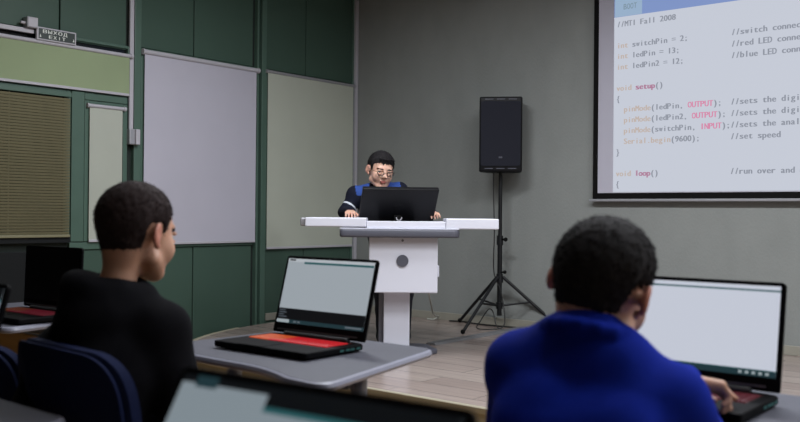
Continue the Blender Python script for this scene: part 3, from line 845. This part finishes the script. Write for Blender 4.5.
def person(label, loc, rz, c):
    global EARX
    EARX = c.get('earx', .002)
    lo, hi = c['box']
    g = Sdf(lo, hi, c.get('h', .0042))
    J = c['j']; hs = c.get('hs', 1.0); Hm = rotm(*c['head_rot']); Hp = np.array(J['head'], float)
    V3 = lambda p: np.array(p, float)
    def torso(g, e):
        pel, waist, chest, neck = (V3(J[k]) for k in ('pelvis', 'waist', 'chest', 'neck'))
        sl, sr = V3(J['shL']), V3(J['shR'])
        off = lambda p, x: p+x*(sr-sl)/np.linalg.norm(sr-sl)
        g.rc(off(pel, -.055), off(pel, .055), .088+e, .088+e, .03)
        for q in (-1, 1):
            g.rc(off(pel, q*.05), off(waist, q*.05), .082+e, .076+e, .05)
            g.rc(off(waist, q*.05), off(chest, q*.058), .076+e, .084+e, .05)
            g.rc(off(chest, q*.058), (sl if q < 0 else sr)*.55+chest*.25+neck*.2, .082+e, .058+e, .05)
        g.rc(sl, sr, .046+e, .046+e, .04)
        g.rc(sl*.35+neck*.65, sr*.35+neck*.65, .046+e, .046+e, .04)
    def arm(g, S, E_, W, e, cut=1.0, k=.03):
        a, b, w_ = V3(J[S]), V3(J[E_]), V3(J[W])
        g.rc(a, b, .043+e, .036+e, k); g.rc(b, b+(w_-b)*cut, .036+e, .024+e*cut, .02)
    def leg(g, H_, K, A, e, cut=1.0):
        a, b, w_ = V3(J[H_]), V3(J[K]), V3(J[A])
        g.rc(a, b, .072+e, .050+e, .03); g.rc(b, b+(w_-b)*cut, .049+e, .034+e, .02)
    # body
    torso(g, 0)
    for q in 'LR':
        arm(g, 'sh'+q, 'el'+q, 'wr'+q, 0)
        leg(g, 'hip'+q, 'kn'+q, 'an'+q, 0)
        g.rc(V3(J['an'+q])-V3((0, .01, .03)), V3(J['an'+q])+V3((0, .10, -.045)), .030, .022, .02)
    hb = Hp+Hm @ (np.array([0, -.03, -.045])*hs)
    g.rc(V3(J['neck'])-V3((0, .0, .01)), hb, c.get('neckr', .048), c.get('neckr', .048)-.004, .02)
    g.frame(Hm, Hp, hs); head_prims(g); g.frame()
    for q in 'LR':
        hd = c['hand'+q]; hand(g, J['wr'+q], hd['d'], hd['n'], -1 if q == 'R' else 1, hd['c'], sc=c.get('hsc', .9))
    V, F = keep_largest(*g.mesh())
    cen = V[F].mean(1); P = (cen-Hp) @ Hm/hs
    mi = np.zeros(len(F), int)
    lips = ((P[:, 0]/.022)**2+((P[:, 2]+.056)/.0105)**2 < 1) & (P[:, 1] > .075); mi[lips] = 1
    bx = np.abs(P[:, 0]); brow = (np.abs(P[:, 2]-(.0215+.1*(bx-.014)-4*(bx-.014)**2)) < .0042) & (bx > .013) & (bx < .05) & (P[:, 1] > .05); mi[brow] = 2
    mi[(np.abs(P[:, 0]) > .0795) & (np.abs(P[:, 2]) < .04) & (P[:, 1] < .02)] = 3
    root = np_mesh('person', V, F, [c['skin'], c['lip'], c['hairm'], c['ear']], None, mi)
    root.location = loc; root.rotation_euler = (0, 0, rz); tag(root, label, 'person')
    # eyes
    for x in (-1, 1):
        b = MB(); b.ball((0, 0, 0), .0125*hs, 20)
        e = b.build('eye', [M['eyewhite'], M['iris']], root, smooth=True)
        for p in e.data.polygons: p.material_index = 1 if (Vector(p.center).normalized().y > .88) else 0
        pos = Hp+Hm @ (np.array([x*.031, .0715, .0035])*hs); e.location = pos
        e.rotation_euler = Matrix(Hm.tolist()).to_euler(); e.rotation_euler.rotate_axis('X', R(-c.get('gaze', 10)))
    # hair
    global HL
    hl0 = HL; HL = c.get('hl', HL)
    g = Sdf(Hp-.17*hs, Hp+.17*hs, .004)
    g.frame(Hm, Hp, hs); T = c.get('ht', .010)
    g.el((0, -.010, .036), (.074+T, .093+T, .081+T), .0); g.el((0, -.040, -.03), (.050+T*.5, .041+T*.5, .048+T*.3), .03)
    if 'fringe' in c: c['fringe'](g)
    X = np.stack(np.meshgrid(*g.ax, indexing='ij'), -1); PL = ((X-Hp) @ Hm/hs)
    zl = hair_line(PL); above = PL[..., 2]-zl
    above = above+np.array(.006*np.sin(PL[..., 0]*310)*np.sin(PL[..., 1]*270+1)+.004*np.sin(PL[..., 0]*640+PL[..., 1]*500)); fade = np.clip(above/c.get('fade', .09), 0, 1)
    D = g.D+(1-fade)**1.5*(T-.0022)*hs
    cut = -above*hs*.8
    g.D = np.maximum(D, cut).astype(np.float32)
    g.frame()
    HV, HF = keep_largest(*g.mesh()); N = vnormals(HV, HF)
    dn = np.array([mnoise.noise(Vector(v*70))+.6*mnoise.noise(Vector(v*160)) for v in HV])
    HV2 = HV+N*(dn*c.get('hn', .0016))[:, None]
    # short strands as thin three-sided spikes
    r = np.random.default_rng(3); nS = c.get('strands', 3500)
    pick = r.integers(0, len(HV2), nS); p0 = HV2[pick]; nn = N[pick]
    down = (Hm @ np.array([0, .25, -1.0])); tdir = nn*c.get('lift', .55)+down*.55+r.normal(size=(nS, 3))*.22
    tdir /= np.linalg.norm(tdir, axis=1, keepdims=True); Ls = r.uniform(.5, 1, (nS, 1))*c.get('sl', .011)
    ref = np.cross(tdir, r.normal(size=(nS, 3))); ref /= np.linalg.norm(ref, axis=1, keepdims=True); ref2 = np.cross(tdir, ref)
    p0 = p0-nn*.001; wd = .0011
    a = p0+ref*wd; b = p0-ref*wd*.5+ref2*wd*.87; d_ = p0-ref*wd*.5-ref2*wd*.87; tip = p0+tdir*Ls
    base = len(HV2); SV = np.stack([a, b, d_, tip], 1).reshape(-1, 3)
    i0 = base+4*np.arange(nS)
    me_o = np_mesh('hair', np.concatenate([HV2, SV]), HF, c['hairm'], root)
    bm = bmesh.new(); bm.from_mesh(me_o.data); bm.verts.ensure_lookup_table()
    for i in i0:
        v = [bm.verts[i+j] for j in range(4)]
        for tri in ((0, 1, 3), (1, 2, 3), (2, 0, 3)):
            f = bm.faces.new([v[k] for k in tri]); f.smooth = True
    bm.to_mesh(me_o.data); bm.free()
    HL = hl0
    # top garment
    e = c.get('ease', .012)
    g = Sdf(lo, hi, .0055)
    torso(g, e)
    for q in 'LR': arm(g, 'sh'+q, 'el'+q, 'wr'+q, e*.85, c.get('cut', .97))
    if 'collar' in c: c['collar'](g, J)
    # open the neck and the wrists
    TV, TF = keep_largest(*g.mesh())
    TV = folds(TV, TF, c.get('fold', .0035), 5)
    tm = c['topm'] if isinstance(c['topm'], list) else [c['topm']]
    mi = c['topmi'](TV[TF].mean(1), J) if 'topmi' in c else None
    np_mesh(c['topname'], TV, TF, tm, root, mi)
    # trousers and shoes
    g = Sdf(lo, hi, .006)
    pel, waist = V3(J['pelvis']), V3(J['waist'])
    ax_ = np.array([.055, 0, 0])
    g.rc(pel-ax_, pel+ax_, .098, .098, .03); g.rc((pel*.7+waist*.3)-ax_, (pel*.7+waist*.3)+ax_, .094, .094, .03)
    for q in 'LR': leg(g, 'hip'+q, 'kn'+q, 'an'+q, .011, .97)
    PV, PF = keep_largest(*g.mesh()); PV = folds(PV, PF, .003, 9)
    np_mesh('trousers', PV, PF, c['trm'], root)
    for q in 'LR':
        A = V3(J['an'+q]); zf = J['floor']
        g = Sdf((A[0]-.07, A[1]-.10, zf-.01), (A[0]+.07, A[1]+.20, A[2]+.05), .005)
        g.rc((A[0], A[1]-.02, zf+.045), (A[0], A[1]+.13, zf+.032), .041, .032, .02)
        g.rc((A[0], A[1]-.01, zf+.05), (A[0], A[1], A[2]+.0), .044, .043, .02)
        Z = g.ax[2][None, None, :]; g.D = np.maximum(g.D, (zf+.001)-Z).astype(np.float32)
        np_mesh('shoe', *g.mesh(), M['shoe'], root)
    return root, Hm, Hp, hs

M['eyewhite'] = mat('eye_white', srgb(205, 198, 190), .2, vary=.02, scale=200)
M['iris'] = mat('iris_brown', srgb(42, 26, 18), .15, vary=.05, scale=300)
M['shoe'] = mat('dark_trainer', srgb(34, 34, 38), .6, vary=.1, scale=60, bump=.1)
hairm = mat('dark_brown_hair', srgb(46, 37, 37), .75, vary=.2, scale=90, bump=.3, bscale=500, spec=.1)
hairk = mat('black_hair', srgb(36, 34, 36), .75, vary=.2, scale=90, bump=.3, bscale=500, spec=.12)
lip = mat('lip_skin', srgb(168, 98, 88), .45, vary=.05, scale=90)
ear1 = skin('ear_skin', srgb(190, 126, 108)); ear3 = skin('ear_skin_light', srgb(205, 150, 132))
sk1 = skin('skin_warm', srgb(192, 146, 122)); sk3 = skin('skin_light', srgb(214, 170, 150))
jeans = mat('dark_trousers', srgb(34, 36, 46), .85, vary=.1, scale=80, bump=.2, bscale=500)

# --- boy in the black hoodie, seated at the left, looking towards the podium
def hood(g, J):
    nk = np.array(J['neck'], float); pts = []
    for a in range(0, 361, 20):
        t = R(a); back = max(0, -math.sin(t))
        pts.append((nk+np.array([(.062)*math.cos(t)+.010, .064*math.sin(t)+.004-.026*back, .026+.012*back-.012*math.cos(t)]), .019+.010*back))
    g.chain(pts, .02)
    for q, sx in (('R', 1),): g.rc(nk+np.array([sx*.04, -.012, -.008]), np.array(J['sh'+q], float)+np.array([-sx*.03, -.005, .012]), .052, .05, .05)
    g.chain([(nk+np.array([-.035, -.05, .0]), .036), (nk+np.array([-.005, -.08, -.035]), .042), (nk+np.array([.035, -.08, -.035]), .042), (nk+np.array([.075, -.05, -.03]), .034)], .04)
hoodm = mat('black_hoodie_cloth', srgb(14, 14, 18), .95, vary=.12, scale=50, bump=.25, bscale=500, spec=.08)
person('boy with cropped hair in a black hoodie seated on a navy chair', (-1.775, 1.12, 0), 0, dict(
    box=((-.36, -.26, -.01), (.36, .56, 1.22)), head_rot=(8, 8, 0), hs=.955, neckr=.042, hl=[-.088, -.084, -.066, -.045, .022, .026, .004, .008, .036, .058, .060], skin=sk1, ear=ear1, lip=lip, hairm=hairm,
    j=dict(head=(.008, .088, 1.066), neck=(0, .03, .915), chest=(0, -.01, .77), waist=(0, -.07, .64), pelvis=(0, -.085, .555),
           shL=(-.088, .03, .838), shR=(.122, .075, .848), elL=(-.12, .15, .66), elR=(.176, .10, .655), wrL=(-.07, .30, .605), wrR=(.06, .27, .605),
           hipL=(-.08, -.06, .53), hipR=(.08, -.06, .53), knL=(-.10, .33, .50), knR=(.10, .33, .50), anL=(-.10, .31, .095), anR=(.10, .31, .095), floor=0),
    handL=dict(d=(.35, .9, -.2), n=(0, .2, 1), c=(14, 14, 14, 16)), handR=dict(d=(-.25, .95, -.2), n=(0, .2, 1), c=(14, 14, 14, 16)),
    topname='hoodie', topm=hoodm, collar=hood, ease=.017, fold=.0045, trm=jeans, ht=.009, sl=.007, strands=5000))

# --- boy in the blue sweatshirt, seated at the right, right hand on his laptop
def crew(g, J):
    nk = np.array(J['neck'], float)
    g.rc(nk+np.array([0, 0, -.04]), nk+np.array([0, -.004, .004]), .07, .058, .03)
    g.chain([(nk+np.array([.066*math.cos(R(a)), .062*math.sin(R(a))-.004, .014-.016*math.sin(R(a))]), .0105) for a in range(0, 361, 24)], .012)
bluem = mat('royal_blue_sweatshirt', srgb(18, 38, 142), .95, vary=.08, scale=40, bump=.25, bscale=500, spec=.08)
person('boy with short black hair in a royal blue sweatshirt, reaching to the bright laptop', (-.715, 1.40, 0), 0, dict(
    box=((-.36, -.30, -.01), (.36, .56, 1.17)), hs=1.02, head_rot=(0, 12, 11), skin=sk1, ear=ear1, lip=lip, hairm=hairk,
    j=dict(head=(-.020, .060, .989), neck=(-.018, .004, .908), chest=(0, -.03, .745), waist=(0, -.08, .625), pelvis=(0, -.09, .555),
           shL=(-.142, -.01, .846), shR=(.122, .035, .806), elL=(-.235, .10, .66), elR=(.148, .14, .68), wrL=(-.13, .31, .785), wrR=(.030, .296, .800),
           hipL=(-.08, -.07, .53), hipR=(.08, -.07, .53), knL=(-.10, .32, .50), knR=(.10, .32, .50), anL=(-.10, .30, .095), anR=(.10, .30, .095), floor=0),
    handL=dict(d=(.25, .95, -.15), n=(0, .15, 1), c=(16, 16, 16, 18)), handR=dict(d=(.72, .68, -.20), n=(-.15, .2, 1), c=(6, 40, 48, 50)),
    topname='sweatshirt', topm=bluem, collar=crew, ease=.016, fold=.004, trm=jeans, ht=.0095, sl=.009, strands=6000, earx=.010, hl=[-.085, -.080, -.066, -.048, .018, .024, .004, .008, .036, .058, .060], hsc=1.0))

# --- boy standing at the podium with glasses
nav = mat('navy_sweater', srgb(18, 21, 36), .9, vary=.1, scale=60, bump=.2, bscale=500, spec=.2)
roy = mat('blue_sweater_shoulders', srgb(48, 74, 140), .9, vary=.08, scale=60, bump=.2, bscale=500, spec=.2)
whs = mat('white_sleeve_stripe', srgb(196, 200, 210), .9, vary=.04, scale=60)
def top3(C, J):
    mi = np.zeros(len(C), int); nk = np.array(J['neck'], float)
    d = np.linalg.norm((C-nk)*np.array([1, 1, 1.2]), axis=1)
    mi[(C[:, 2] > 1.015) & (d > .088) & (d < .165)] = 1
    for q in 'R':
        a, b = np.array(J['sh'+q], float), np.array(J['el'+q], float); u = (b-a)/np.linalg.norm(b-a)
        t = (C-a) @ u/np.linalg.norm(b-a); near = np.linalg.norm(C-a-np.outer((C-a) @ u, u), axis=1) < .075
        mi[near & (t > .28) & (np.abs(C[:, 0]) > .15)] = 0
        mi[near & (t > .60) & (t < .68) & (np.abs(C[:, 0]) > .12)] = 2
    return mi
def fringe(g):
    for x in np.linspace(-.06, .06, 9):
        y = .093*math.sqrt(max(0, 1-(x/.092)**2))
        g.rc((x*.9, y*.86, .085), (x*1.02+.004, y-.001, .052+.009*math.sin(x*260+1)), .0095, .003, .008)
bx3 = (-math.sin(VIEW)*6.22+math.cos(VIEW)*(-.158), math.cos(VIEW)*6.22+math.sin(VIEW)*(-.158))
p3, Hm3, Hp3, hs3 = person('boy with glasses in a blue and navy sweater, standing behind the podium', (bx3[0], bx3[1], ST), VIEW+PI, dict(
    box=((-.50, -.22, -.01), (.40, .44, 1.37)), head_rot=(20, 13, -6), skin=sk3, ear=ear3, lip=lip, hairm=hairk, hs=1.08, gaze=28,
    hl=[-.07, -.066, -.055, -.04, .024, .026, -.012, -.004, .040, .056, .056],
    j=dict(head=(-.022, .055, 1.188), neck=(-.008, .0, 1.052), chest=(-.04, -.01, .88), waist=(-.09, -.02, .76), pelvis=(-.112, -.02, .68),
           shL=(-.150, .0, 1.052), shR=(.150, .0, 1.022), elL=(-.27, .07, .90), elR=(.215, .06, .90), wrL=(-.372, .215, .900), wrR=(.172, .225, .905),
           hipL=(-.187, -.02, .64), hipR=(-.045, -.02, .64), knL=(-.195, .01, .36), knR=(-.045, .01, .36), anL=(-.195, -.02, .095), anR=(-.045, -.02, .095), floor=0),
    handL=dict(d=(-.2, .95, -.12), n=(0, .1, 1), c=(14, 14, 14, 16)), handR=dict(d=(-.05, .95, -.12), n=(0, .1, 1), c=(20, 20, 20, 22)),
    topname='sweater', topm=[nav, roy, whs], topmi=top3, collar=crew, ease=.013, trm=jeans, ht=.0095, sl=.012, strands=3500, fringe=fringe, earx=.004, hsc=.92))
gl = MB()
def on_head(p): return tuple(Hp3+Hm3 @ (np.array(p, float)*hs3))
def ring(x): return [on_head((x*.032+.0205*math.copysign(abs(math.cos(t))**.75, math.cos(t)), .103-.10*abs(.0205*math.cos(t)*1+x*x*.0)*.3, -.001+.0155*math.copysign(abs(math.sin(t))**.75, math.sin(t)))) for t in [2*PI*i/28 for i in range(28)]]
for x in (-1, 1):
    gl.tube(ring(x), .0023, 6, closed=True)
    gl.tube([on_head(p) for p in ((x*.0525, .101, .004), (x*.066, .085, .005), (x*.077, .04, .006), (x*.083, -.005, .008))], .0015, 6)
gl.tube([on_head(p) for p in ((-.0115, .103, .003), (0, .107, .006), (.0115, .103, .003))], .0015, 6)
go = gl.build('glasses', M['glassframe'], p3, smooth=True)
for x in (-1, 1):
    b = MB(); rg = ring(x); cn = on_head((x*.032, .102, -.001))
    vs = [b.bm.verts.new(p) for p in rg]; b.bm.faces.new(vs)
    ex = Vector(Hm3 @ np.array([0, -.0012, 0]))
    vs2 = [b.bm.verts.new(tuple(Vector(p)+ex)) for p in rg]; b.bm.faces.new(vs2[::-1])
    for i in range(len(rg)): b.bm.faces.new((vs[i], vs2[i], vs2[(i+1) % len(rg)], vs[(i+1) % len(rg)]))
    bmesh.ops.recalc_face_normals(b.bm, faces=b.bm.faces)
    b.build('lens', M['lens'], go)
# ================================================================== light, camera
def area(name, loc, size, power, col=(1, 1, 1), rot=(0, 0, 0)):
    l = bpy.data.lights.new(name, 'AREA'); l.shape = 'RECTANGLE'; l.size, l.size_y = size; l.energy = power; l.color = col
    o = bpy.data.objects.new(name, l); COL.objects.link(o); o.location = loc; o.rotation_euler = rot; return o
LAMP = emis('lamp_diffuser_glow', (1, .98, .96, 1), 2)
for (x, y, p) in ((-3.3, 3.5, .9), (-1.5, 3.5, 1.1), (.3, 3.5, 1.1), (2.1, 3.5, .75), (-3.2, 1.7, .17), (-.3, 1.7, .17), (1.9, 1.7, .17)):
    t = thing('ceiling_light', 'flat white panel lamp on the ceiling above the room', 'ceiling light', (x, y, ZC), 0, 'ceiling panel lamps')
    b = MB()
    for sx in (-1, 1):
        b.bx(sx*.60-.012, sx*.60+.012, -.16, .16, -.05, 0, .003); b.bx(-.60, .60, sx*.16-.012, sx*.16+.012, -.05, 0, .003)
    b.build('lamp_frame', M['trunk'], t)
    MB().bx(-.588, .588, -.148, .148, -.03, -.026).build('diffuser', LAMP, t)
    a = area('lamp_light', (0, 0, -.04), (1.15, .28), 64*p, (.925, .96, 1.0)); a.parent = t
w = bpy.data.worlds.new('World'); S.world = w; w.use_nodes = True
w.node_tree.nodes['Background'].inputs['Color'].default_value = (.55, .6, .7, 1)
w.node_tree.nodes['Background'].inputs['Strength'].default_value = .2

cam = bpy.data.cameras.new('Camera'); co = bpy.data.objects.new('Camera', cam); COL.objects.link(co)
cam.sensor_width = 36; cam.lens = 902/800*36; cam.clip_start = .05; cam.clip_end = 60
r_, pit = .0092, 2/902
c_, s_ = math.cos(VIEW), math.sin(VIEW)
Rv = Vector((c_, s_, 0)); Fv = Vector((-s_, c_, 0)); Uv = Vector((0, 0, 1))
F2 = Fv*math.cos(pit)+Uv*math.sin(pit); U2 = Uv*math.cos(pit)-Fv*math.sin(pit)
CX = Rv*math.cos(r_)+U2*math.sin(r_); CY = U2*math.cos(r_)-Rv*math.sin(r_)
mw = Matrix((( CX.x, CY.x, -F2.x, 0), (CX.y, CY.y, -F2.y, 0), (CX.z, CY.z, -F2.z, CAMZ), (0, 0, 0, 1)))
co.matrix_world = mw
cam.dof.use_dof = True; cam.dof.focus_distance = 6.2; cam.dof.aperture_fstop = 4.4
S.camera = co
S.view_settings.view_transform = 'Standard'; S.view_settings.look = 'None'; S.view_settings.gamma = 1; S.view_settings.exposure = 0
S.view_settings.use_curve_mapping = False
